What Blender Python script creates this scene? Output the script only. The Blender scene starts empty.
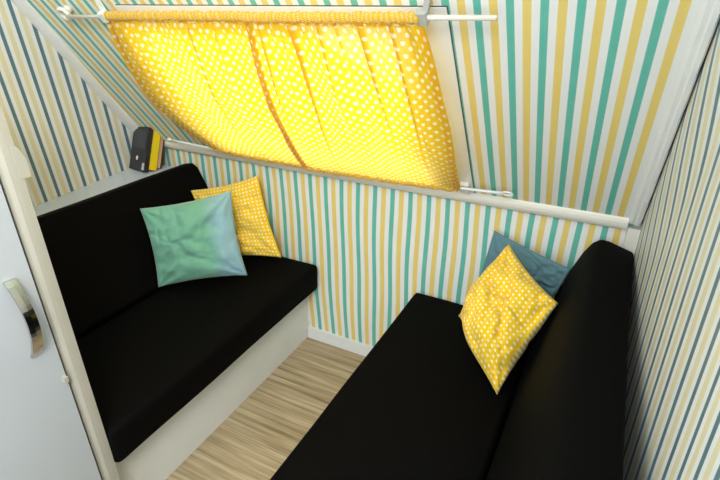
import bpy, bmesh, math, random
from mathutils import Vector, Matrix, noise

random.seed(7)
SC = bpy.context.scene
COL = SC.collection
PI = math.pi

# ------------------------------------------------------------------ helpers
def link(name, bm, mat, parent=None, smooth=False):
    bmesh.ops.recalc_face_normals(bm, faces=bm.faces)
    me = bpy.data.meshes.new(name)
    bm.to_mesh(me); bm.free()
    if isinstance(mat, (list, tuple)):
        for m in mat: me.materials.append(m)
    else:
        me.materials.append(mat)
    if smooth:
        for p in me.polygons: p.use_smooth = True
    o = bpy.data.objects.new(name, me)
    COL.objects.link(o)
    if parent: o.parent = parent; o.matrix_parent_inverse = parent.matrix_world.inverted()
    return o

def empty(name, loc):
    o = bpy.data.objects.new(name, None)
    o.empty_display_size = 0.05
    COL.objects.link(o); o.location = loc
    o.matrix_world = Matrix.Translation(loc)
    return o

def tag(o, label=None, cat=None, group=None, kind=None):
    if label: o['label'] = label
    if cat: o['category'] = cat
    if group: o['group'] = group
    if kind: o['kind'] = kind
    return o

def hexa(bm, c):
    """box from 8 corners: bottom 4 then top 4"""
    v = [bm.verts.new(p) for p in c]
    fs = []
    for f in ((0,1,2,3),(4,5,6,7),(0,1,5,4),(1,2,6,5),(2,3,7,6),(3,0,4,7)):
        fs.append(bm.faces.new([v[i] for i in f]))
    return v, fs

def box(bm, x0, x1, y0, y1, z0, z1):
    return hexa(bm, [(x0,y0,z0),(x1,y0,z0),(x1,y1,z0),(x0,y1,z0),(x0,y0,z1),(x1,y0,z1),(x1,y1,z1),(x0,y1,z1)])

def bevel(bm, w, seg=3, ang=30):
    es = [e for e in bm.edges if len(e.link_faces) == 2 and e.calc_face_angle(0) > math.radians(ang)]
    bmesh.ops.bevel(bm, geom=es, offset=w, segments=seg, profile=0.5, affect='EDGES')

def tube(bm, pts, r, n=14, cap=True):
    pts = [Vector(p) for p in pts]
    rings = []
    ref = None
    for i, p in enumerate(pts):
        a = pts[max(i-1, 0)]; b = pts[min(i+1, len(pts)-1)]
        t = (b - a).normalized()
        if ref is None:
            ref = t.orthogonal().normalized()
        ref = (ref - t * ref.dot(t)).normalized()
        w = t.cross(ref)
        rr = r(i) if callable(r) else r
        rings.append([bm.verts.new(p + ref*math.cos(2*PI*k/n)*rr + w*math.sin(2*PI*k/n)*rr) for k in range(n)])
    for i in range(len(rings)-1):
        for k in range(n):
            bm.faces.new((rings[i][k], rings[i][(k+1)%n], rings[i+1][(k+1)%n], rings[i+1][k]))
    if cap:
        bm.faces.new(list(reversed(rings[0]))); bm.faces.new(rings[-1])

def prism(bm, poly, a, b, f):
    """polygon (list of 2d) swept from a to b; f(p, s) -> 3d"""
    A = [bm.verts.new(f(p, a)) for p in poly]
    B = [bm.verts.new(f(p, b)) for p in poly]
    n = len(poly)
    bm.faces.new(A); bm.faces.new(list(reversed(B)))
    for i in range(n):
        bm.faces.new((A[i], B[i], B[(i+1)%n], A[(i+1)%n]))

# ------------------------------------------------------------------ materials
class NT:
    def __init__(self, name):
        self.m = bpy.data.materials.new(name); self.m.use_nodes = True
        self.t = self.m.node_tree; self.t.nodes.clear()
        self.out = self.t.nodes.new('ShaderNodeOutputMaterial')
    def n(self, typ, **kw):
        o = self.t.nodes.new(typ)
        for k, v in kw.items(): setattr(o, k, v)
        return o
    def l(self, a, b): self.t.links.new(a, b)
    def math(self, op, a, b=None, c=None):
        o = self.n('ShaderNodeMath', operation=op)
        for i, v in enumerate((a, b, c)):
            if v is None: continue
            if isinstance(v, (int, float)): o.inputs[i].default_value = v
            else: self.l(v, o.inputs[i])
        return o.outputs[0]
    def mix(self, fac, a, b):
        o = self.n('ShaderNodeMix', data_type='RGBA')
        for s, v in ((o.inputs[0], fac), (o.inputs[6], a), (o.inputs[7], b)):
            if isinstance(v, (int, float)): s.default_value = v
            elif isinstance(v, tuple): s.default_value = (*v, 1) if len(v) == 3 else v
            else: self.l(v, s)
        return o.outputs[2]
    def pbr(self, col, rough=0.5, metal=0.0, sheen=0.0, spec=0.5, sheen_tint=None):
        p = self.n('ShaderNodeBsdfPrincipled')
        if isinstance(col, tuple): p.inputs['Base Color'].default_value = (*col, 1)
        else: self.l(col, p.inputs['Base Color'])
        p.inputs['Roughness'].default_value = rough
        p.inputs['Metallic'].default_value = metal
        p.inputs['Specular IOR Level'].default_value = spec
        if sheen:
            p.inputs['Sheen Weight'].default_value = sheen
            p.inputs['Sheen Roughness'].default_value = 0.45
            if sheen_tint: p.inputs['Sheen Tint'].default_value = (*sheen_tint, 1)
        self.l(p.outputs[0], self.out.inputs[0])
        return p
    def bump(self, p, h, strength=0.2, dist=0.002):
        b = self.n('ShaderNodeBump')
        b.inputs['Strength'].default_value = strength; b.inputs['Distance'].default_value = dist
        self.l(h, b.inputs['Height']); self.l(b.outputs[0], p.inputs['Normal'])
    def noise(self, vec, scale, detail=3, rough=.5):
        n = self.n('ShaderNodeTexNoise')
        n.inputs['Scale'].default_value = scale; n.inputs['Detail'].default_value = detail
        n.inputs['Roughness'].default_value = rough
        if vec is not None: self.l(vec, n.inputs['Vector'])
        return n.outputs[0]

def m_plain(name, col, rough=.5, metal=0., sheen=0., spec=.5, grain=0., gscale=200, tint=None):
    t = NT(name)
    tc = t.n('ShaderNodeTexCoord')
    nz = t.noise(tc.outputs['Object'], gscale)
    c2 = tuple(v*.9 for v in col)
    c = t.mix(nz, col, c2)
    p = t.pbr(c, rough, metal, sheen, spec, tint)
    if grain: t.bump(p, nz, grain, .001)
    return t.m

def m_stripes(name, white, teal, yel, wt, wy, rough=.45):
    """u of the UV map counts stripe periods: teal at 0, yellow at one half"""
    t = NT(name)
    uv = t.n('ShaderNodeUVMap')
    sep = t.n('ShaderNodeSeparateXYZ'); t.l(uv.outputs[0], sep.inputs[0])
    u = sep.outputs[0]
    def band(center, w, soft=.012):
        d = t.math('ABSOLUTE', t.math('SUBTRACT', t.math('FRACT', t.math('ADD', u, .5 - center)), .5))
        mr = t.n('ShaderNodeMapRange', interpolation_type='SMOOTHSTEP')
        t.l(d, mr.inputs[0])
        mr.inputs[1].default_value = w/2 - soft; mr.inputs[2].default_value = w/2 + soft
        mr.inputs[3].default_value = 1; mr.inputs[4].default_value = 0
        return mr.outputs[0]
    tc = t.n('ShaderNodeTexCoord')
    nz = t.noise(tc.outputs['Object'], 35, 4)
    c = t.mix(band(0, wt), white, teal)
    c = t.mix(band(.5, wy), c, yel)
    c = t.mix(t.math('MULTIPLY', nz, .12), c, white)
    p = t.pbr(c, rough, spec=.35)
    wv = t.noise(tc.outputs['Object'], 7, 3)
    t.bump(p, wv, .25, .006)
    return t.m

def dots(t, pitch, rad):
    uv = t.n('ShaderNodeUVMap')
    sep = t.n('ShaderNodeSeparateXYZ'); t.l(uv.outputs[0], sep.inputs[0])
    u = t.math('DIVIDE', sep.outputs[0], pitch); v = t.math('DIVIDE', sep.outputs[1], pitch*.5)
    row = t.math('FLOOR', v)
    off = t.math('MULTIPLY', t.math('FLOORED_MODULO', row, 2.0), .5)
    du = t.math('SUBTRACT', t.math('FRACT', t.math('ADD', u, off)), .5)
    dv = t.math('MULTIPLY', t.math('SUBTRACT', t.math('FRACT', v), .5), .5)
    d = t.math('SQRT', t.math('ADD', t.math('MULTIPLY', du, du), t.math('MULTIPLY', dv, dv)))
    mr = t.n('ShaderNodeMapRange', interpolation_type='SMOOTHSTEP')
    t.l(d, mr.inputs[0])
    mr.inputs[1].default_value = rad - .04; mr.inputs[2].default_value = rad + .04
    mr.inputs[3].default_value = 1; mr.inputs[4].default_value = 0
    return mr.outputs[0]

def m_dotcloth(name, yel, white, pitch, rad, trans=0.0, tyel=None, twhite=None, holes=0.0):
    t = NT(name)
    dt = dots(t, pitch, rad)
    c = t.mix(dt, yel, white)
    tc = t.n('ShaderNodeTexCoord')
    nz = t.noise(tc.outputs['Object'], 500, 2)
    p = t.pbr(c, .8, spec=.15, sheen=.15)
    t.bump(p, nz, .15, .0006)
    if trans:
        tr = t.n('ShaderNodeBsdfTranslucent')
        t.l(t.mix(dt, tyel, twhite), tr.inputs[0])
        mx = t.n('ShaderNodeMixShader'); mx.inputs[0].default_value = trans
        t.l(p.outputs[0], mx.inputs[1]); t.l(tr.outputs[0], mx.inputs[2])
        tp = t.n('ShaderNodeBsdfTransparent')
        m2 = t.n('ShaderNodeMixShader'); m2.inputs[0].default_value = holes      # open weave
        t.l(mx.outputs[0], m2.inputs[1]); t.l(tp.outputs[0], m2.inputs[2])
        t.l(m2.outputs[0], t.out.inputs[0])
    return t.m

def m_floor():
    t = NT('laminate')
    tc = t.n('ShaderNodeTexCoord')
    mp = t.n('ShaderNodeMapping'); t.l(tc.outputs['Object'], mp.inputs[0])
    mp.inputs['Scale'].default_value = (1.3, 34, 1)
    n1 = t.noise(mp.outputs[0], 1.6, 6, .65)
    mp2 = t.n('ShaderNodeMapping'); t.l(tc.outputs['Object'], mp2.inputs[0])
    mp2.inputs['Scale'].default_value = (2.0, 130, 1)
    n2 = t.noise(mp2.outputs[0], 1.2, 4, .6)
    f = t.math('ADD', t.math('MULTIPLY', n1, .65), t.math('MULTIPLY', n2, .35))
    r = t.n('ShaderNodeValToRGB'); t.l(f, r.inputs[0])
    e = r.color_ramp.elements
    e[0].position = .36; e[0].color = (.18, .135, .075, 1)
    e[1].position = .66; e[1].color = (.62, .52, .36, 1)
    k = e.new(.5); k.color = (.40, .31, .185, 1)
    p = t.pbr(r.outputs[0], .42, spec=.4)
    t.bump(p, n2, .1, .001)
    return t.m

WHITE = m_plain('white_gloss', (.79, .81, .81), .28, gscale=8)
WHITE_TRIM = m_plain('white_trim', (.80, .80, .77), .4, gscale=12)
CREAM_TRIM = m_plain('cream_rail', (.78, .75, .66), .35, gscale=12)
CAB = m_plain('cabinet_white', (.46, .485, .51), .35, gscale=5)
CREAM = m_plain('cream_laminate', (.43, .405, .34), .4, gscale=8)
LEDGE = m_plain('white_ledge', (.62, .66, .70), .12, gscale=8)
VELVET = m_plain('black_velvet', (.0018, .0016, .0016), .75, spec=.06, grain=.2, gscale=120)
CHROME = m_plain('chrome', (.62, .60, .56), .14, metal=1, gscale=40)
BLACK_GAP_SHADE = m_plain('black_gap_shade', (.012, .012, .012), .6)
GREY_GAP_SHADE = m_plain('grey_gap_shade', (.07, .075, .06), .6)
GREY_METAL = m_plain('painted_grey_metal', (.42, .41, .37), .4)
BLACK_PLASTIC = m_plain('black_plastic', (.022, .023, .026), .38, gscale=60)
BLACK_PANEL = m_plain('dark_grey_panel', (.05, .052, .058), .5, gscale=60)
DARK_COVER = m_plain('dark_brown_cover', (.03, .012, .016), .5)
PAGES = m_plain('aged_pages', (.62, .38, .22), .8, gscale=90)
YELLOW_COVER = m_plain('yellow_cover', (.88, .62, .01), .45)
GREY_LABEL = m_plain('grey_label', (.5, .5, .48), .5, gscale=150)
PAPER_WHITE = m_plain('white_mark', (.8, .8, .8), .5)
def m_teal_to_blue():
    """teal cotton turning pale blue towards one end, the join soft and wandering"""
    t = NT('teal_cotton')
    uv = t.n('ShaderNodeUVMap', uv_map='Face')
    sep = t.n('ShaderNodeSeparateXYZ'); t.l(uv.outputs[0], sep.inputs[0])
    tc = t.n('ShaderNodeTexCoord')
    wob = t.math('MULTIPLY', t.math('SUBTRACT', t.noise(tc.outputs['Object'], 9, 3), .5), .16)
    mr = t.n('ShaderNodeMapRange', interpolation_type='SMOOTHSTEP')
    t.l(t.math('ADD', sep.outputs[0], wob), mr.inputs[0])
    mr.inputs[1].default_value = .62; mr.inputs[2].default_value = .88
    c = t.mix(mr.outputs[0], (.155, .375, .275), (.24, .42, .50))  # colour runs from teal to pale blue across the pillow
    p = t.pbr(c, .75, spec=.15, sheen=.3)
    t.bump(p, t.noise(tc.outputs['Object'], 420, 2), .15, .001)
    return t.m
TEAL_CLOTH = m_teal_to_blue()
BLUE_CLOTH = m_plain('blue_grey_cotton', (.115, .23, .27), .75, sheen=.25, spec=.15, grain=.15, gscale=420, tint=(.5,.75,1.0))
STRIPE_MAIN = m_stripes('striped_wallpaper', (.76, .76, .735), (.085, .43, .335), (.74, .55, .13), .245, .26)
STRIPE_GABLE = m_stripes('narrow_striped_wallpaper', (.78, .78, .76), (.065, .155, .19), (.73, .65, .40), .235, .29)
CLOTH = m_dotcloth('yellow_dotted_cotton', (.83, .52, .016), (.86, .78, .52), .0206, .172)
CURT = m_dotcloth('yellow_dotted_curtain', (.80, .53, .02), (.88, .82, .6), .0275, .175, .45, (.95, .565, .016), (1.0, .84, .42), .03)
FLOOR = m_floor()
PANE = None
def m_pane():
    t = NT('acrylic_pane')
    a = t.n('ShaderNodeBsdfTransparent'); a.inputs[0].default_value = (.93, .95, .96, 1)
    g = t.n('ShaderNodeBsdfGlossy'); g.inputs['Roughness'].default_value = .05
    fr = t.n('ShaderNodeFresnel'); fr.inputs[0].default_value = 1.3
    m = t.n('ShaderNodeMixShader'); t.l(fr.outputs[0], m.inputs[0])
    t.l(a.outputs[0], m.inputs[1]); t.l(g.outputs[0], m.inputs[2]); t.l(m.outputs[0], t.out.inputs[0])
    return t.m
PANE = m_pane()

# ------------------------------------------------------------------ room constants (metres)
YB = 1.5                    # back wall
XL = -1.81                  # left gable wall
HZ = .784                   # hinge height
SL = math.radians(53.6)
RO = Vector((0, YB, HZ)); RU = Vector((0, -math.cos(SL), math.sin(SL))); RN = Vector((0, -math.sin(SL), -math.cos(SL)))
def roof(x, u, h=0.0): return Vector((x, 0, 0)) + RO + RU*u + RN*h
def XR(y): return .1975 - .05*y      # right gable wall, slightly splayed
XRC = .117                          # right edge of the sloping roof lining

def set_uv(bm, fn):
    lay = bm.loops.layers.uv.verify()
    for f in bm.faces:
        for lp in f.loops: lp[lay].uv = fn(lp.vert.co)

# stripe counters
def stripe_back(x): return (x + 1.74744)/.068355
def stripe_roof(x):
    if x > -.36: return (x + .036)/.0650
    return (x + .036)/.0685 + (-.324/.0650 + .324/.0685)*max(0, 1 - (-.36 - x)/.9) + 0.10*min(1, max(0, (-.36 - x)/.9))

# ---- floor
bm = bmesh.new(); box(bm, -1.92, .45, -.7, YB+.03, -.05, 0)
tag(link('floor', bm, FLOOR), kind='structure')
# ---- back wall
bm = bmesh.new()
NX, NZ = 60, 24
fr_ = [[bm.verts.new((-1.91 + 2.07*i/NX, YB, (HZ+.03)*j/NZ)) for j in range(NZ+1)] for i in range(NX+1)]
for i in range(NX):
    for j in range(NZ): bm.faces.new((fr_[i][j], fr_[i+1][j], fr_[i+1][j+1], fr_[i][j+1]))
box(bm, -1.91, .16, YB+.001, YB+.03, 0, HZ+.03)
def paper_shift(x, z):      # the sheet drifts sideways towards the floor
    k = max(0, (.50 - z)/.50)
    return -.014*k**1.4*math.exp(-((x+.93)/.28)**2) + .002*math.sin(z*14 + x*9)
set_uv(bm, lambda c: (stripe_back(c.x + paper_shift(c.x, c.z)), c.z))
tag(link('wall_back', bm, STRIPE_MAIN), kind='structure')
# ---- left wall: gable outline
def rz(y, h=0):   # height of roof plane (offset h inwards) at y
    return HZ + (YB - y)*math.tan(SL) - h/math.cos(SL)
def XLW(y): return -1.80 - .14*(y - .96)
ytop = YB - (2.2-HZ)/math.tan(SL)
bm = bmesh.new()
ys = [-.7, -.2, ytop] + [ytop + (YB+.01-ytop)*k/24 for k in range(1, 25)]
NZL = 24
gi, go = [], []
for y in ys:
    zt = min(rz(y), 2.2) if y < YB else HZ
    gi.append([bm.verts.new((XLW(y), y, zt*j/NZL)) for j in range(NZL+1)])
    go.append([bm.verts.new((XLW(y)-.03, y, zt*j/NZL)) for j in range(NZL+1)])
for i in range(len(ys)-1):
    for j in range(NZL):
        bm.faces.new((gi[i][j], gi[i+1][j], gi[i+1][j+1], gi[i][j+1])); bm.faces.new((go[i][j], go[i][j+1], go[i+1][j+1], go[i+1][j]))
    for j in (0, NZL): bm.faces.new((gi[i][j], gi[i+1][j], go[i+1][j], go[i][j]))
for i in (0, len(ys)-1):
    for j in range(NZL): bm.faces.new((gi[i][j], gi[i][j+1], go[i][j+1], go[i][j]))
# hand-hung paper: measured centres of the dark stripes along the wall
LS = [(.945,-1),(1.001,0),(1.059,1),(1.121,2),(1.185,3),(1.252,4),(1.319,5),(1.388,6),(1.458,7)]
def stripe_left(y):
    if y <= LS[0][0]: return LS[0][1] - (LS[0][0]-y)/.056
    for (y0,k0),(y1,k1) in zip(LS, LS[1:]):
        if y <= y1: return k0 + (y-y0)/(y1-y0)*(k1-k0)
    return LS[-1][1] + (y-LS[-1][0])/.074
set_uv(bm, lambda c: (stripe_left(c.y - .06*(1.0 - c.z)), c.z))
tag(link('wall_left', bm, STRIPE_GABLE), kind='structure')
# ---- right wall: a thin gable panel, held straight under the roof edge and bellying outwards below it
bm = bmesh.new()
def wall_x(y, z):
    d = min(1, max(0, (rz(y) - z)/.40)); d = d*d*(3-2*d)
    return .1195 + (XR(y) - .1195)*d
NY, NZ = 44, 40
gi = [[None]*(NZ+1) for _ in range(NY+1)]; go = [[None]*(NZ+1) for _ in range(NY+1)]
for i in range(NY+1):
    y = YB + .02 - (YB + .72)*i/NY
    zt = min(rz(y) + .068, 2.2)
    for j in range(NZ+1):
        z = zt*(j/NZ)
        x = wall_x(min(y, YB), z)
        gi[i][j] = bm.verts.new((x, y, z)); go[i][j] = bm.verts.new((x+.03, y, z))
for i in range(NY):
    for j in range(NZ):
        bm.faces.new((gi[i][j], gi[i+1][j], gi[i+1][j+1], gi[i][j+1]))
        bm.faces.new((go[i][j], go[i][j+1], go[i+1][j+1], go[i+1][j]))
for i in range(NY):
    for j in (0, NZ): bm.faces.new((gi[i][j], gi[i+1][j], go[i+1][j], go[i][j]))
for j in range(NZ):
    for i in (0, NY): bm.faces.new((gi[i][j], gi[i][j+1], go[i][j+1], go[i][j]))
RS = [(.545,9),(.590,8),(.645,7),(.710,6),(.780,5),(.845,4),(.913,3),(.985,2),(1.054,1),(1.122,0)]
def stripe_right(y):
    if y <= RS[0][0]: return RS[0][1] + (RS[0][0]-y)/.052
    for (y0,k0),(y1,k1) in zip(RS, RS[1:]):
        if y <= y1: return k0 + (y-y0)/(y1-y0)*(k1-k0)
    return RS[-1][1] - (y-RS[-1][0])/.068
set_uv(bm, lambda c: (stripe_right(c.y + .06*max(-.3, .8 - c.z)), c.z))
tag(link('wall_right', bm, STRIPE_GABLE, smooth=True), kind='structure')

# ---- sloping roof lining with the window opening
WX0, WX1, WU0, WU1 = -1.36, -.357, .035, .714
bm = bmesh.new()
def slab(bm, x0, x1, u0, u1, h0, h1):
    return hexa(bm, [roof(x0,u0,h0),roof(x1,u0,h0),roof(x1,u1,h0),roof(x0,u1,h0),roof(x0,u0,h1),roof(x1,u0,h1),roof(x1,u1,h1),roof(x0,u1,h1)])
UT = 1.76
xs = [-1.90, -1.6, -1.45, WX0]
for a, b in zip(xs, xs[1:]): slab(bm, a, b, 0, UT, -.03, 0)
slab(bm, WX1, -.2, 0, UT, -.03, 0); slab(bm, -.2, XRC, 0, UT, -.03, 0)
xs = [WX0, -1.1, -.8, -.6, WX1]
for a, b in zip(xs, xs[1:]):
    slab(bm, a, b, 0, WU0, -.03, 0); slab(bm, a, b, WU1, UT, -.03, 0)
set_uv(bm, lambda c: (stripe_roof(c.x), (c-RO).dot(RU)))
tag(link('ceiling', bm, STRIPE_MAIN), kind='structure')
# outer skin of the roof, added unseen to seal out light
bm = bmesh.new()
for (x0, x1, u0, u1) in ((-1.94, WX0, -.02, UT), (WX1, .42, -.02, UT), (WX0, WX1, -.02, WU0), (WX0, WX1, WU1, UT)):
    slab(bm, x0, x1, u0, u1, -.065, -.055)
tag(link('trim_1', bm, BLACK_GAP_SHADE), kind='structure')

# ---- window
win = empty('window_1', roof((WX0+WX1)/2, (WU0+WU1)/2, 0)); tag(win, kind='structure')
bpy.context.view_layer.update()
bm = bmesh.new()
PX0, PX1, PU0, PU1 = WX0+.018, WX1-.105, WU0+.05, WU1-.055
def ring(bm, o, i, h0, h1):
    (a0,a1,b0,b1), (c0,c1,d0,d1) = o, i
    def P(x,u,h): return bm.verts.new(roof(x,u,h))
    O = [(a0,b0),(a1,b0),(a1,b1),(a0,b1)]; I = [(c0,d0),(c1,d0),(c1,d1),(c0,d1)]
    ov0=[P(*p,h0) for p in O]; ov1=[P(*p,h1) for p in O]; iv0=[P(*p,h0) for p in I]; iv1=[P(*p,h1) for p in I]
    for k in range(4):
        j=(k+1)%4
        bm.faces.new((ov1[k],ov1[j],iv1[j],iv1[k])); bm.faces.new((ov0[k],ov0[j],iv0[j],iv0[k]))
        bm.faces.new((ov0[k],ov0[j],ov1[j],ov1[k])); bm.faces.new((iv0[k],iv0[j],iv1[j],iv1[k]))
ring(bm, (WX0+.0026,WX1-.0026,WU0+.0026,WU1-.0026), (PX0,PX1,PU0,PU1), -.06, .003)
bevel(bm, .002, 2)
link('window_frame', bm, WHITE, win)
bm = bmesh.new()
ring(bm, (WX0,WX1,WU0,WU1), (WX0+.0026,WX1-.0026,WU0+.0026,WU1-.0026), -.03, .001)  # thin dark ring: gap shadow round the frame, put in as colour
link('gap_shadow_ring', bm, GREY_GAP_SHADE, win)
bm = bmesh.new()
slab(bm, PX0-.005, PX1+.005, PU0-.005, PU1+.005, -.052, -.048)
link('pane', bm, PANE, win)
# window stay catch at the lower right corner of the frame
bm = bmesh.new(); slab(bm, WX1-.040, WX1-.012, WU0+.015, WU0+.06, .0035, .018); bevel(bm, .004, 2)
link('catch', bm, WHITE_TRIM, win)

# ---- trims
bm = bmesh.new()   # left corner moulding between roof and gable
def tl(p, u): return roof(XLW(YB - u*math.cos(SL)) + p[0], u, p[1])
prism(bm, [(0,0),(0,.018),(.006,.019),(.020,.018),(.038,.012),(.049,.005),(.049,0)], .0, UT, tl)
tag(link('trim_2', bm, WHITE_TRIM), kind='structure')
bm = bmesh.new()   # right corner moulding
prism(bm, [(.084,0),(.084,.006),(.092,.014),(.100,.012),(.104,.017),(.113,.016),(.1165,.010),(.1165,0)], .03, UT, lambda p, s: roof(p[0], s, p[1]))
tag(link('trim_3', bm, WHITE_TRIM), kind='structure')
bm = bmesh.new()  # added black strip: shade of the gap by the right wall, as colour
prism(bm, [(.1166,-.01),(.1166,.006),(.1185,.006),(.1185,-.01)], .03, UT, lambda p, s: roof(p[0], s, p[1]))
tag(link('trim_4', bm, BLACK_GAP_SHADE), kind='structure')
bm = bmesh.new()   # right vertical corner post
box(bm, .088, .121, YB-.025, YB, 0, HZ+.002); bevel(bm, .006, 3)
tag(link('trim_5', bm, CREAM_TRIM), kind='structure')
bm = bmesh.new()   # left vertical corner post
box(bm, -1.875, -1.805, YB-.02, YB, .705, HZ+.002); bevel(bm, .005, 3)
tag(link('trim_6', bm, CREAM_TRIM), kind='structure')
# hinge rail under the sloping roof
bm = bmesh.new()
n = 20
prof = [(0,-.026),(.008,-.026),(.016,-.0235),(.022,-.017),(.026,-.008),(.027,.001),(.0255,.010),(.021,.018),(.014,.0235),(.006,.026),(0,.026)]
rings = []
for i in range(n+1):
    x = -1.775 + (0.085+1.775)*i/n
    z = .812 - .012*i/n - .004*math.sin(PI*i/n)
    rings.append([bm.verts.new((x, YB - .001 - a, z + b)) for a, b in prof])
for i in range(n):
    for k in range(len(prof)):
        j = (k+1) % len(prof)
        bm.faces.new((rings[i][k], rings[i][j], rings[i+1][j], rings[i+1][k]))
bm.faces.new(rings[0]); bm.faces.new(list(reversed(rings[-1])))
tag(link('trim_7', bm, CREAM_TRIM, smooth=False), kind='structure')
# baseboard
bm = bmesh.new(); box(bm, -1.042, XR(YB), YB-.012, YB, 0, .056); bevel(bm, .003, 2)
tag(link('baseboard_back', bm, WHITE), kind='structure')

# ------------------------------------------------------------------ sofas
def base_box(name, x0, x1, y0, y1, z1, label):
    bm = bmesh.new(); box(bm, x0, x1, y0, y1, 0, z1); bevel(bm, .004, 2)
    o = link(name, bm, WHITE); tag(o, label, 'bench box')
    return o
base_box('bench_box', -1.73, -1.045, .502, YB-.001, .268, 'long glossy white bench box under the black seat beside the cabinet')
base_box('bench_box', -.47, .10, -.35, YB-.014, .262, 'white bench box under the black seat cushion along the right wall')

def cushion(name, poly, y0, y1, mat, r, label, bulge=.006, seed=0):
    """profile polygon in XZ swept along y, rounded and slightly lumpy"""
    bm = bmesh.new()
    prism(bm, poly, y0, y1, lambda p, s: (p[0], s, p[1]))
    bmesh.ops.recalc_face_normals(bm, faces=bm.faces)
    bevel(bm, r, 4)
    for ax, lo, hi, st in (('y', y0, y1, .06),):
        y = lo + st
        while y < hi - .03:
            g = bm.verts[:] + bm.edges[:] + bm.faces[:]
            bmesh.ops.bisect_plane(bm, geom=g, plane_co=(0, y, 0), plane_no=(0, 1, 0))
            y += st
    xs_ = [p[0] for p in poly]
    x = min(xs_) + .06
    while x < max(xs_) - .03:
        bmesh.ops.bisect_plane(bm, geom=bm.verts[:]+bm.edges[:]+bm.faces[:], plane_co=(x,0,0), plane_no=(1,0,0)); x += .06
    bm.normal_update()
    cx = sum(xs_)/len(xs_); cz = sum(p[1] for p in poly)/len(poly)
    for v in bm.verts:
        nv = noise.noise(Vector((v.co.x*5+seed, v.co.y*4, v.co.z*5)))
        v.co += v.normal*bulge*nv*.6
    o = link(name, bm, mat, smooth=True)
    tag(o, label, 'cushion')
    return o
cushion('seat_cushion', [(-1.46,.272),(-.974,.270),(-.968,.394),(-1.40,.394)], .500, YB-.006, VELVET, .022,
        'black velvet seat cushion on the white bench box beside the cabinet', .004, 1)
cushion('back_cushion', [(-1.60,.274),(-1.468,.274),(-1.405,.402),(-1.566,.722),(-1.590,.738),(-1.648,.726),(-1.652,.55)], .502, YB-.006, VELVET, .009,
        'black velvet back cushion leaning under the white ledge on the left', .004, 2)
cushion('seat_cushion', [(-.550,.266),(-.107,.266),(-.108,.386),(-.545,.386)], -.34, YB-.006, VELVET, .014,
        'black velvet seat cushion nearest the right striped wall, yellow pillow standing on it', .005, 3)
cushion('back_cushion', [(-.095,.266),(.117,.266),(.1188,.718),(.050,.741),(.026,.743),(.006,.727),(-.014,.690),(-.036,.625),(-.100,.390)], -.34, YB-.027, VELVET, .010,
        'tall black velvet back cushion along the right striped wall', .005, 4)

# white ledge behind the left back cushion
led = empty('storage_ledge', (-1.73, 1.0, 0)); tag(led, 'narrow glossy white ledge behind the left back cushion, black case standing on it', 'ledge')
bpy.context.view_layer.update()
for nm, x1, z0, z1, mt in (('ledge_body', -1.664, .27, .69, WHITE), ('ledge_top', -1.657, .691, .705, LEDGE)):
    bm = bmesh.new()
    y0, y1 = .502, YB-.021
    prism(bm, [(XLW(y0)+.001,y0),(x1,y0),(x1,y1),(XLW(y1)+.001,y1)], z0, z1, lambda p, q: (p[0], p[1], q))
    link(nm, bm, mt, led)
# ------------------------------------------------------------------ wardrobe in the left foreground
wd = empty('wardrobe', (-1.4, .1, 0)); tag(wd, 'tall white wardrobe cabinet in the left foreground with a chrome bow handle', 'cabinet')
bpy.context.view_layer.update()
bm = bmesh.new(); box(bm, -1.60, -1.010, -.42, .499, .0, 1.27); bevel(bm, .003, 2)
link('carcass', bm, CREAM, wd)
bm = bmesh.new()   # rounded corner post
pf = [(-1.009,.464),(-.994,.464),(-.987,.468),(-.983,.476),(-.9825,.486),(-.983,.499),(-1.009,.499)]
prism(bm, pf, .0, 1.27, lambda p, s: (p[0], p[1], s))
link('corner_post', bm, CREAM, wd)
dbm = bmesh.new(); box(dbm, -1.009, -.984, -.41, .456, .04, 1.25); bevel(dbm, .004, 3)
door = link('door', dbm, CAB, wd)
# bow handle
bm = bmesh.new()
L0, L1, HY = .705, .885, .413
N = 18; rr = []
for i in range(N+1):
    t = i/N
    z = L0 + (L1-L0)*t
    d = .032*math.sin(PI*t)**.75 if 0 < t < 1 else 0
    x = -.984 + .003 + d
    w = .0105
    th = .004
    rr.append([bm.verts.new((x-th, HY-w, z)), bm.verts.new((x+th*.6, HY-w, z)), bm.verts.new((x+th, HY, z)), bm.verts.new((x+th*.6, HY+w, z)), bm.verts.new((x-th, HY+w, z))])
for i in range(N):
    for k in range(5):
        j = (k+1) % 5
        bm.faces.new((rr[i][k], rr[i][j], rr[i+1][j], rr[i+1][k]))
bm.faces.new(rr[0]); bm.faces.new(list(reversed(rr[-1])))
hd = link('handle', bm, CHROME, door, smooth=False); hd['label'] = 'curved chrome bow handle'
bm = bmesh.new(); box(bm, -.984, -.975, .446, .455, .602, .616); bevel(bm, .002, 2)
link('door_bumper', bm, CREAM, door)
# latch tab on the far edge of the post
bm = bmesh.new()
tp = [(.492,1.066),(.511,1.066),(.513,1.095),(.509,1.112),(.502,1.126),(.492,1.130)]
prism(bm, tp, -.9905, -.9815, lambda p, s: (s, p[0], p[1])); bevel(bm, .001, 1)
link('latch_tab', bm, CREAM, wd)

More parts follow.
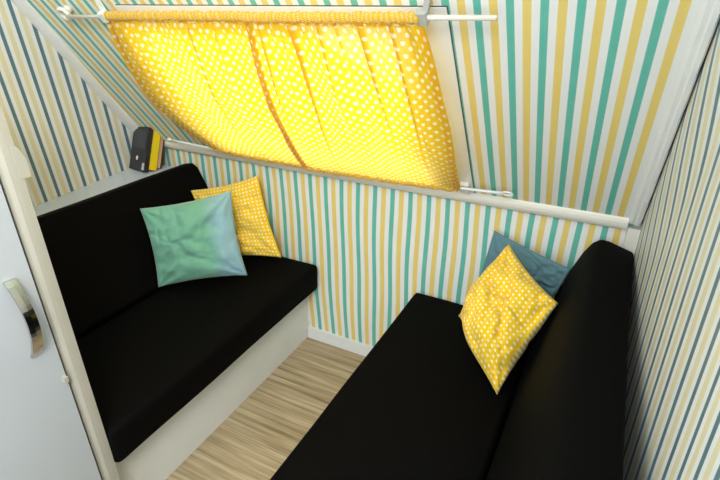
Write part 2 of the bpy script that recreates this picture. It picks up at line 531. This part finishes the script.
# ------------------------------------------------------------------ pillows
def pillow(name, cs, thick, mat, label, seed, blunt=(0,0,0,0), n=64, CRE=.15, conc=.07):
    BL, BR, TR, TL = [Vector(c) for c in cs]
    nrm = ((BR-BL)+(TR-TL)).cross((TL-BL)+(TR-BR)).normalized()
    w = ((BR-BL).length + (TR-TL).length)/2; h = ((TL-BL).length + (TR-BR).length)/2
    bm = bmesh.new(); lay = bm.loops.layers.uv.verify(); lay2 = bm.loops.layers.uv.new('Face')
    lay = bm.loops.layers.uv[0]; uvs = {}; uv2 = {}
    def pos(i, j, side):
        u = i/n*2-1; v = j/n*2-1
        # concave sides, corners stay put
        cu = u*(1 - conc*(1-v*v)); cv = v*(1 - conc*(1-u*u))
        for (sx, sy), bl in zip(((-1,-1),(1,-1),(1,1),(-1,1)), blunt):
            if bl:
                k = bl*math.exp(-((u-sx)**2 + (v-sy)**2)/.35)
                cu -= sx*k; cv -= sy*k
        a, b = (cu+1)/2, (cv+1)/2
        p = BL*(1-a)*(1-b) + BR*a*(1-b) + TR*a*b + TL*(1-a)*b
        e = (1-u*u)*(1-v*v)
        prof = max(e, 0)**.42
        q = Vector((u*1.7+seed*3.1, v*1.7+seed*1.7, side*2.3))
        wv = noise.noise(q)*.24 + noise.noise(q*2.3)*.12
        cr = 0
        # soft creases running out of the corners and in from the sides
        for sx, sy in ((1,1),(1,-1),(-1,1),(-1,-1)):
            dx, dy = u-sx, v-sy; r_ = math.hypot(dx, dy); an = math.atan2(dy, dx)
            cr += .20*math.sin(an*11 + seed*1.7 + sx*2 + sy)*math.exp(-(r_/.60)**2)
        for k in range(3):
            ra = seed*1.3 + k*1.25
            a1 = u*math.cos(ra) + v*math.sin(ra); a2 = -u*math.sin(ra) + v*math.cos(ra)
            nn_ = noise.noise(Vector((a1*.9 + seed, a2*2.5 + k*7 + .9*noise.noise(Vector((u*2, v*2, seed))), seed + side)))
            cr -= CRE*max(0, .3 - abs(nn_))/.3*(.3 + .7*abs(noise.noise(Vector((u*1.6+k, v*1.6, seed+k)))*2))
        cr += .05*noise.noise(Vector((u*6, v*6, seed+side)))
        edge = min(1, e*5)
        return p + nrm*side*thick/2*prof*(1 + wv+cr) + nrm*(thick*.06*math.sin(u*2.1+seed)*edge), ((u*w/2+v*h/2)*.7071+seed, (v*h/2-u*w/2)*.7071+seed*.7)
    G = {}
    for side in (1, -1):
        for i in range(n+1):
            for j in range(n+1):
                if side == -1 and (i in (0, n) or j in (0, n)):
                    G[side, i, j] = G[1, i, j]; continue
                p, uv = pos(i, j, side)
                vv = bm.verts.new(p); uvs[vv] = uv; uv2[vv] = (i/n, j/n); G[side, i, j] = vv
    for side in (1, -1):
        for i in range(n):
            for j in range(n):
                q = [G[side,i,j], G[side,i+1,j], G[side,i+1,j+1], G[side,i,j+1]]
                if side == -1: q.reverse()
                f = bm.faces.new(q)
                for lp in f.loops: lp[lay].uv = uvs[lp.vert]; lp[lay2].uv = uv2[lp.vert]
    o = link(name, bm, mat, smooth=True)
    tag(o, label, 'pillow')
    return o
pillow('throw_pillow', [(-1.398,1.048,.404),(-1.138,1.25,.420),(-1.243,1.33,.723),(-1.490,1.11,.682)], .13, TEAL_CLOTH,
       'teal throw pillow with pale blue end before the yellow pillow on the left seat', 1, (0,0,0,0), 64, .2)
pillow('throw_pillow', [(-1.385,1.32,.40),(-1.10,1.42,.425),(-1.213,1.458,.748),(-1.522,1.39,.655)], .085, CLOTH,
       'yellow dotted throw pillow behind the teal pillow on the left seat', 2, (0,0,0,0), 64, .3)
pillow('throw_pillow', [(-.141,1.076,.400),(-.043,1.255,.622),(-.222,1.42,.690),(-.352,1.215,.506)], .165, CLOTH,
       'yellow dotted throw pillow standing on its corner on the right black seat', 3, (0,0,0,.27), 64, .2)
pillow('throw_pillow', [(-.104,1.405,.40),(-.034,1.425,.646),(-.282,1.475,.700),(-.325,1.450,.43)], .048, BLUE_CLOTH,
       'blue grey throw pillow behind the yellow dotted pillow on the right seat', 4, (0,0,0,0), 64, .6, .025)

# ------------------------------------------------------------------ case and books on the ledge
cb = Vector((-1.735, 1.350, .7150))
ex = Vector((math.cos(math.radians(10)), -math.sin(math.radians(10)), 0))
up = Vector((.004, .070, .181)); up.normalize()
ex = (ex - up*ex.dot(up)).normalized()
ey = up.cross(ex).normalized()      # away from the viewer
def lean(a, b, c): return cb + ex*a + ey*b + up*c
def lbox(bm, a0, a1, b0, b1, c0, c1):
    return hexa(bm, [lean(a0,b0,c0),lean(a1,b0,c0),lean(a1,b1,c0),lean(a0,b1,c0),lean(a0,b0,c1),lean(a1,b0,c1),lean(a1,b1,c1),lean(a0,b1,c1)])
cs = empty('carry_case', cb); tag(cs, 'black plastic case leaning foremost on the white ledge, grey label on front', 'case')
bpy.context.view_layer.update()
bm = bmesh.new(); lbox(bm, -.116, 0, .0, .020, .0, .188); bevel(bm, .007, 3)
link('shell', bm, BLACK_PLASTIC, cs, smooth=False)
bm = bmesh.new(); lbox(bm, -.103, -.008, -.003, .001, .095, .172); bevel(bm, .001, 1)
link('front_panel', bm, BLACK_PANEL, cs)
bm = bmesh.new(); lbox(bm, -.075, -.028, .003, .017, .186, .196); bevel(bm, .004, 2)
link('carry_grip', bm, BLACK_PLASTIC, cs)
bm = bmesh.new(); lbox(bm, -.020, -.004, -.0015, .001, .006, .036)
link('label_sticker', bm, GREY_LABEL, cs)
bm = bmesh.new()
tube(bm, [lean(-.062, -.0012, .044), lean(-.062, -.0012, .060)], .0035, 8)
link('white_mark', bm, PAPER_WHITE, cs)
def book(name, b0, b1, h, w, cov, pages, label):
    c0 = -b1*ey.z/up.z - .0075           # every book stands on the ledge itself
    r = empty(name, lean(0, b0, c0)); tag(r, label, 'book'); bpy.context.view_layer.update()
    bm = bmesh.new()
    lbox(bm, -w, .004, b0, b0+.003, c0, h); lbox(bm, -w, .004, b1-.003, b1, c0, h); lbox(bm, -w, -w+.003, b0+.003, b1-.003, c0, h)
    link('cover', bm, cov, r)
    bm = bmesh.new(); lbox(bm, -w+.004, .001, b0+.0035, b1-.0035, c0+.003, h-.004)
    link('page_block', bm, pages, r)
    return r, c0
r, c0 = book('paperback_book', .0215, .050, .188, .100, YELLOW_COVER, PAGES, 'yellow book sandwiched between the black case and the dark book')
bm = bmesh.new(); lbox(bm, .0045, .008, .0215, .050, c0, .188); link('spine', bm, YELLOW_COVER, r)
book('hardback_book', .0515, .074, .196, .100, DARK_COVER, PAGES, 'dark covered book with brown page edges, rearmost on the ledge')

# ------------------------------------------------------------------ curtain rods
RODU, RODH = .703, .036
def rod_u(x): return .698 + .017*(x + 1.58)/1.32      # hung a touch out of level
rod = empty('curtain_rod', roof(-.95, RODU, RODH)); tag(rod, 'white upper curtain rod across the sloping roof carrying the yellow curtains', 'curtain rod')
bpy.context.view_layer.update()
bm = bmesh.new(); tube(bm, [roof(x, rod_u(x), RODH) for x in (-1.565, -1.2, -.8, -.247)], .0055)
link('pole', bm, CREAM_TRIM, rod, smooth=True)
bm = bmesh.new()
tube(bm, [roof(-1.583 + .018*math.cos(a), RODU - .004 + .018*math.sin(a), RODH-.010) for a in [k*2*PI/20 for k in range(20)] + [0, .3]], .0065, 10)
tube(bm, [roof(-1.583, RODU-.002, RODH-.018), roof(-1.583, RODU-.002, .0)], .012, 14)
link('end_ring', bm, CREAM_TRIM, rod, smooth=True)
def strut(x, dx, w):
    RODU = rod_u(x)
    bm = bmesh.new()
    hexa(bm, [roof(x-w,RODU-.006,RODH-.012),roof(x+w,RODU-.006,RODH-.012),roof(x+dx+w,RODU+.14,.004),roof(x+dx-w,RODU+.14,.004),
              roof(x-w,RODU-.006,RODH+.008),roof(x+w,RODU-.006,RODH+.008),roof(x+dx+w,RODU+.14,.012),roof(x+dx-w,RODU+.14,.012)])
    bevel(bm, .002, 2)
    b = link('bracket', bm, GREY_METAL if w > .004 else WHITE_TRIM, rod)
    bm = bmesh.new(); hexa(bm, [roof(x-.012,RODU-.012,RODH-.012),roof(x+.010,RODU-.012,RODH-.012),roof(x+.010,RODU+.016,RODH-.012),roof(x-.012,RODU+.016,RODH-.012),
                                roof(x-.012,RODU-.012,RODH+.011),roof(x+.010,RODU-.012,RODH+.011),roof(x+.010,RODU+.016,RODH+.011),roof(x-.012,RODU+.016,RODH+.011)]); bevel(bm, .004, 2)
    link('clamp', bm, GREY_METAL if w > .004 else WHITE_TRIM, b)
strut(-1.386, .01, .0025); strut(-.398, .045, .006)

LU, LH = .108, .030
def low_u(x): return LU - .030*math.sin(PI*min(1, max(0, (x + 1.63)/1.39)))
rod2 = empty('curtain_rod', roof(-.95, LU, LH)); tag(rod2, 'thin white lower rod holding the curtain hems just above the hinge rail', 'curtain rod')
bpy.context.view_layer.update()
bm = bmesh.new(); tube(bm, [roof(-1.615 + 1.358*k/24, low_u(-1.615 + 1.358*k/24), LH) for k in range(25)], .0045)
link('pole', bm, WHITE, rod2, smooth=True)
bm = bmesh.new()
tube(bm, [roof(-.246 + .016*math.cos(a), LU + .008*math.sin(a), LH) for a in [k*2*PI/18 for k in range(18)] + [0, .3]], .003, 8)
link('end_loop', bm, WHITE, rod2, smooth=True)
bm = bmesh.new(); tube(bm, [roof(-1.608, LU, LH), roof(-1.618, LU+.001, LH), roof(-1.624, LU+.002, LH)], .007, 12)
link('end_knob', bm, WHITE, rod2, smooth=True)

# ------------------------------------------------------------------ curtains
def lerp(a, b, t): return a + (b-a)*t
def edgeL(t): return -1.382 - .052*math.sin(PI*min(1, max(0, t)))**.8
def seam(t): return lerp(-.868, -.972, t)
def edgeR(t): return lerp(-.404, -.396, t) + .034*math.sin(PI*min(1, max(0, t)))**.6
TOPU, BOTU = RODU + .010, LU - .012
def curtain(label, e0, e1, seed, lift, hems):
    root = empty('curtain', roof((e0(0)+e1(0))/2, RODU, RODH)); tag(root, label, 'curtain')
    bpy.context.view_layer.update()
    W = abs(e1(.5)-e0(.5)); LEN = RODU-LU
    rg = random.Random(int(seed*10)); pleats = []; mk = .05
    while mk < W - .05:
        pleats.append((mk, rg.uniform(.004, .007), rg.uniform(.005, .011), rg.uniform(.45, 1.1), rg.uniform(-.02, .03)))
        mk += rg.uniform(.035, .095)
    def pt(s, t, extra=0.0):
        x = lerp(e0(t), e1(t), s)
        u = lerp(rod_u(x), low_u(x), t); h = lerp(RODH, LH, t) + lift
        sag = .052*math.sin(PI*t)**.9 if 0 < t < 1 else 0
        u -= sag*.805*.6; h += sag*.75
        env = math.sin(PI*min(max(t, 0), 1))
        m = s*W
        fx = 0; fh = 0
        for (mk, wk, ak, lk, dk) in pleats:
            q = (m - mk - dk*t)/wk
            if abs(q) < 6:
                k = ak*math.exp(-((t - .0)/lk)**2)
                fx -= k*q*math.exp(-q*q*.5)*1.6
                fh += .0035*q*math.exp(-q*q/5)*min(1, k/.004)
        x += fx*W/abs(e1(t)-e0(t))
        f1 = noise.noise(Vector((m*8 - t*1.4 + seed, t*.9, seed)))
        f2 = noise.noise(Vector((m*17 - t*1.8 + seed*2, t*1.2, seed+5)))
        d = (.022*f1 + .016*(.35-abs(f2)))*env
        d += .0035*noise.noise(Vector((m*45 + t*2.0 + seed*2, t*3.5, seed+5)))*(.4+env*.6)
        wb = 2.5*noise.noise(Vector((m*12, seed, 0)))
        d += .0045*math.sin(2*PI*m*33 + 2*wb)*math.exp(-t/.13)
        d += .0035*math.sin(2*PI*m*27 + 2*noise.noise(Vector((m*9, seed, 3))))*math.exp(-(1-t)/.06)
        d += fh
        return roof(x + .004*noise.noise(Vector((m*20, t*4, seed+9))), u, max(h + d + extra, .006))
    def sheet(name, s0, s1, t0, t1, ns, nt, extra, f=None):
        bm = bmesh.new(); lay = bm.loops.layers.uv.verify()
        g = [[None]*(nt+1) for _ in range(ns+1)]; uvd = {}
        for i in range(ns+1):
            for j in range(nt+1):
                s = lerp(s0, s1, i/ns); t = lerp(t0, t1, j/nt)
                p = pt(s, t, extra(s, t) if callable(extra) else extra) if f is None else f(s, t)
                v = bm.verts.new(p); uvd[v] = (s*W*1.06 + seed + .012*noise.noise(Vector((s*W*11, t*2, seed))), -t*LEN*1.04 + .008*noise.noise(Vector((s*W*7, t*5, seed+2)))); g[i][j] = v
        for i in range(ns):
            for j in range(nt):
                fc = bm.faces.new((g[i][j], g[i+1][j], g[i+1][j+1], g[i][j+1]))
                for lp in fc.loops: lp[lay].uv = uvd[lp.vert]
        return link(name, bm, CURT, root, smooth=True)
    sheet('panel', 0, 1, .018, .985, 330, 80, 0)
    for (s0, s1, lab) in hems:
        sheet('side_hem', s0, s1, .018, .985, 8, 80, .0025)
        sheet('hem_facing', s0, s1, .018, .985, 8, 80, .005)
    # gathered heading: a sleeve round the rod with a little ruffle above
    def sleeve(s, t):      # t 0..1 goes round the rod
        m = s*W; a = 2*PI*t
        rr_ = .0120 + .0012*math.sin(2*PI*m*36 + 5*noise.noise(Vector((m*14, seed, 1)))) + .0022*noise.noise(Vector((m*48, a*.8, seed)))
        k = 1.25 if math.sin(a) > 0 else 1.0
        xx = lerp(e0(0), e1(0), s)
        return roof(xx, rod_u(xx) + rr_*math.sin(a)*k, RODH + lift + rr_*math.cos(a)*.85)
    sheet('heading', 0, 1, 0, 1, 190, 14, 0, sleeve)
    def foot(s, t):
        m = s*W; a = 2*PI*t
        rr_ = .0078 + .0014*math.sin(2*PI*m*26 + 5*noise.noise(Vector((m*12, seed, 2)))) + .002*noise.noise(Vector((m*30, a, seed)))
        xx = lerp(e0(1), e1(1), s)
        return roof(xx, low_u(xx) + rr_*math.sin(a)*1.3 - .003, LH + lift + rr_*math.cos(a))
    sheet('bottom_hem', 0, 1, 0, 1, 170, 12, 0, foot)
    return root
curtain('yellow dotted curtain panel on the left half of the roof window', edgeL, lambda t: seam(t)+.015, 1.3, .0, [(0, .028, 1)])
curtain('yellow dotted curtain panel on the right half of the roof window', seam, edgeR, 4.7, .004, [(0, .042, 1), (.965, 1, 1)])

# ------------------------------------------------------------------ light
SKY_LOW, SKY_HIGH = 2.75, 7.2
w = bpy.data.worlds.new('World'); SC.world = w; w.use_nodes = True
nt = w.node_tree; nt.nodes.clear()
bg = nt.nodes.new('ShaderNodeBackground'); wo = nt.nodes.new('ShaderNodeOutputWorld')
nt.links.new(bg.outputs[0], wo.inputs[0])
def wn(t, **k):
    o = nt.nodes.new(t)
    for a_, b_ in k.items(): setattr(o, a_, b_)
    return o
# bright overcast: thin cloud with the sun behind it, high beyond the window side
tcw = wn('ShaderNodeTexCoord')
dp = wn('ShaderNodeVectorMath', operation='DOT_PRODUCT'); nt.links.new(tcw.outputs['Generated'], dp.inputs[0])
dp.inputs[1].default_value = (-.1, .78, .62)
mr = wn('ShaderNodeMapRange', interpolation_type='SMOOTHSTEP'); nt.links.new(dp.outputs['Value'], mr.inputs[0])
mr.inputs[1].default_value = .0; mr.inputs[2].default_value = .95
mr.inputs[3].default_value = SKY_LOW; mr.inputs[4].default_value = SKY_HIGH
cn = wn('ShaderNodeTexNoise'); cn.inputs['Scale'].default_value = 3.2; cn.inputs['Detail'].default_value = 4
nt.links.new(tcw.outputs['Generated'], cn.inputs['Vector'])
cm = wn('ShaderNodeMapRange'); nt.links.new(cn.outputs[0], cm.inputs[0])
cm.inputs[1].default_value = .35; cm.inputs[2].default_value = .65; cm.inputs[3].default_value = .35; cm.inputs[4].default_value = 1.5
mu = wn('ShaderNodeMath', operation='MULTIPLY'); nt.links.new(mr.outputs[0], mu.inputs[0]); nt.links.new(cm.outputs[0], mu.inputs[1])
bg.inputs[0].default_value = (.88, .96, 1.0, 1); nt.links.new(mu.outputs[0], bg.inputs[1])

# unseen fill light added to brighten the left wall, up behind the viewer
ld = bpy.data.lights.new('fill_light', 'AREA'); ld.shape = 'DISK'; ld.size = .5; ld.spread = math.radians(115); ld.energy = 11; ld.color = (1, .98, .95)
lo = bpy.data.objects.new('fill_light', ld); COL.objects.link(lo)
lo.location = (-.05, -.40, 1.95)
lo.rotation_euler = (Vector((-1.75, .95, .6)) - Vector(lo.location)).to_track_quat('-Z', 'Y').to_euler()
# ------------------------------------------------------------------ camera
R = [[0.8871136617236066, -0.20162247319102583, -0.41518397065357504], [0.461544889503234, 0.3921579628875376, 0.7957313913107514], [-0.002380369043255542, 0.8975302281529189, -0.44094650854155454]]
cd = bpy.data.cameras.new('Camera'); cd.sensor_width = 36; cd.lens = 492.536*36/720; cd.clip_start = .02
cam = bpy.data.objects.new('Camera', cd); COL.objects.link(cam)
M = Matrix([[R[i][0], R[i][1], -R[i][2]] for i in range(3)]).to_4x4()
M.translation = Vector((0, 0, 1.3733))
cam.matrix_world = M
SC.camera = cam
SC.view_settings.view_transform = 'Standard'; SC.view_settings.look = 'None'
SC.view_settings.exposure = 0.0; SC.view_settings.gamma = 1.0
SC.view_settings.use_curve_mapping = False
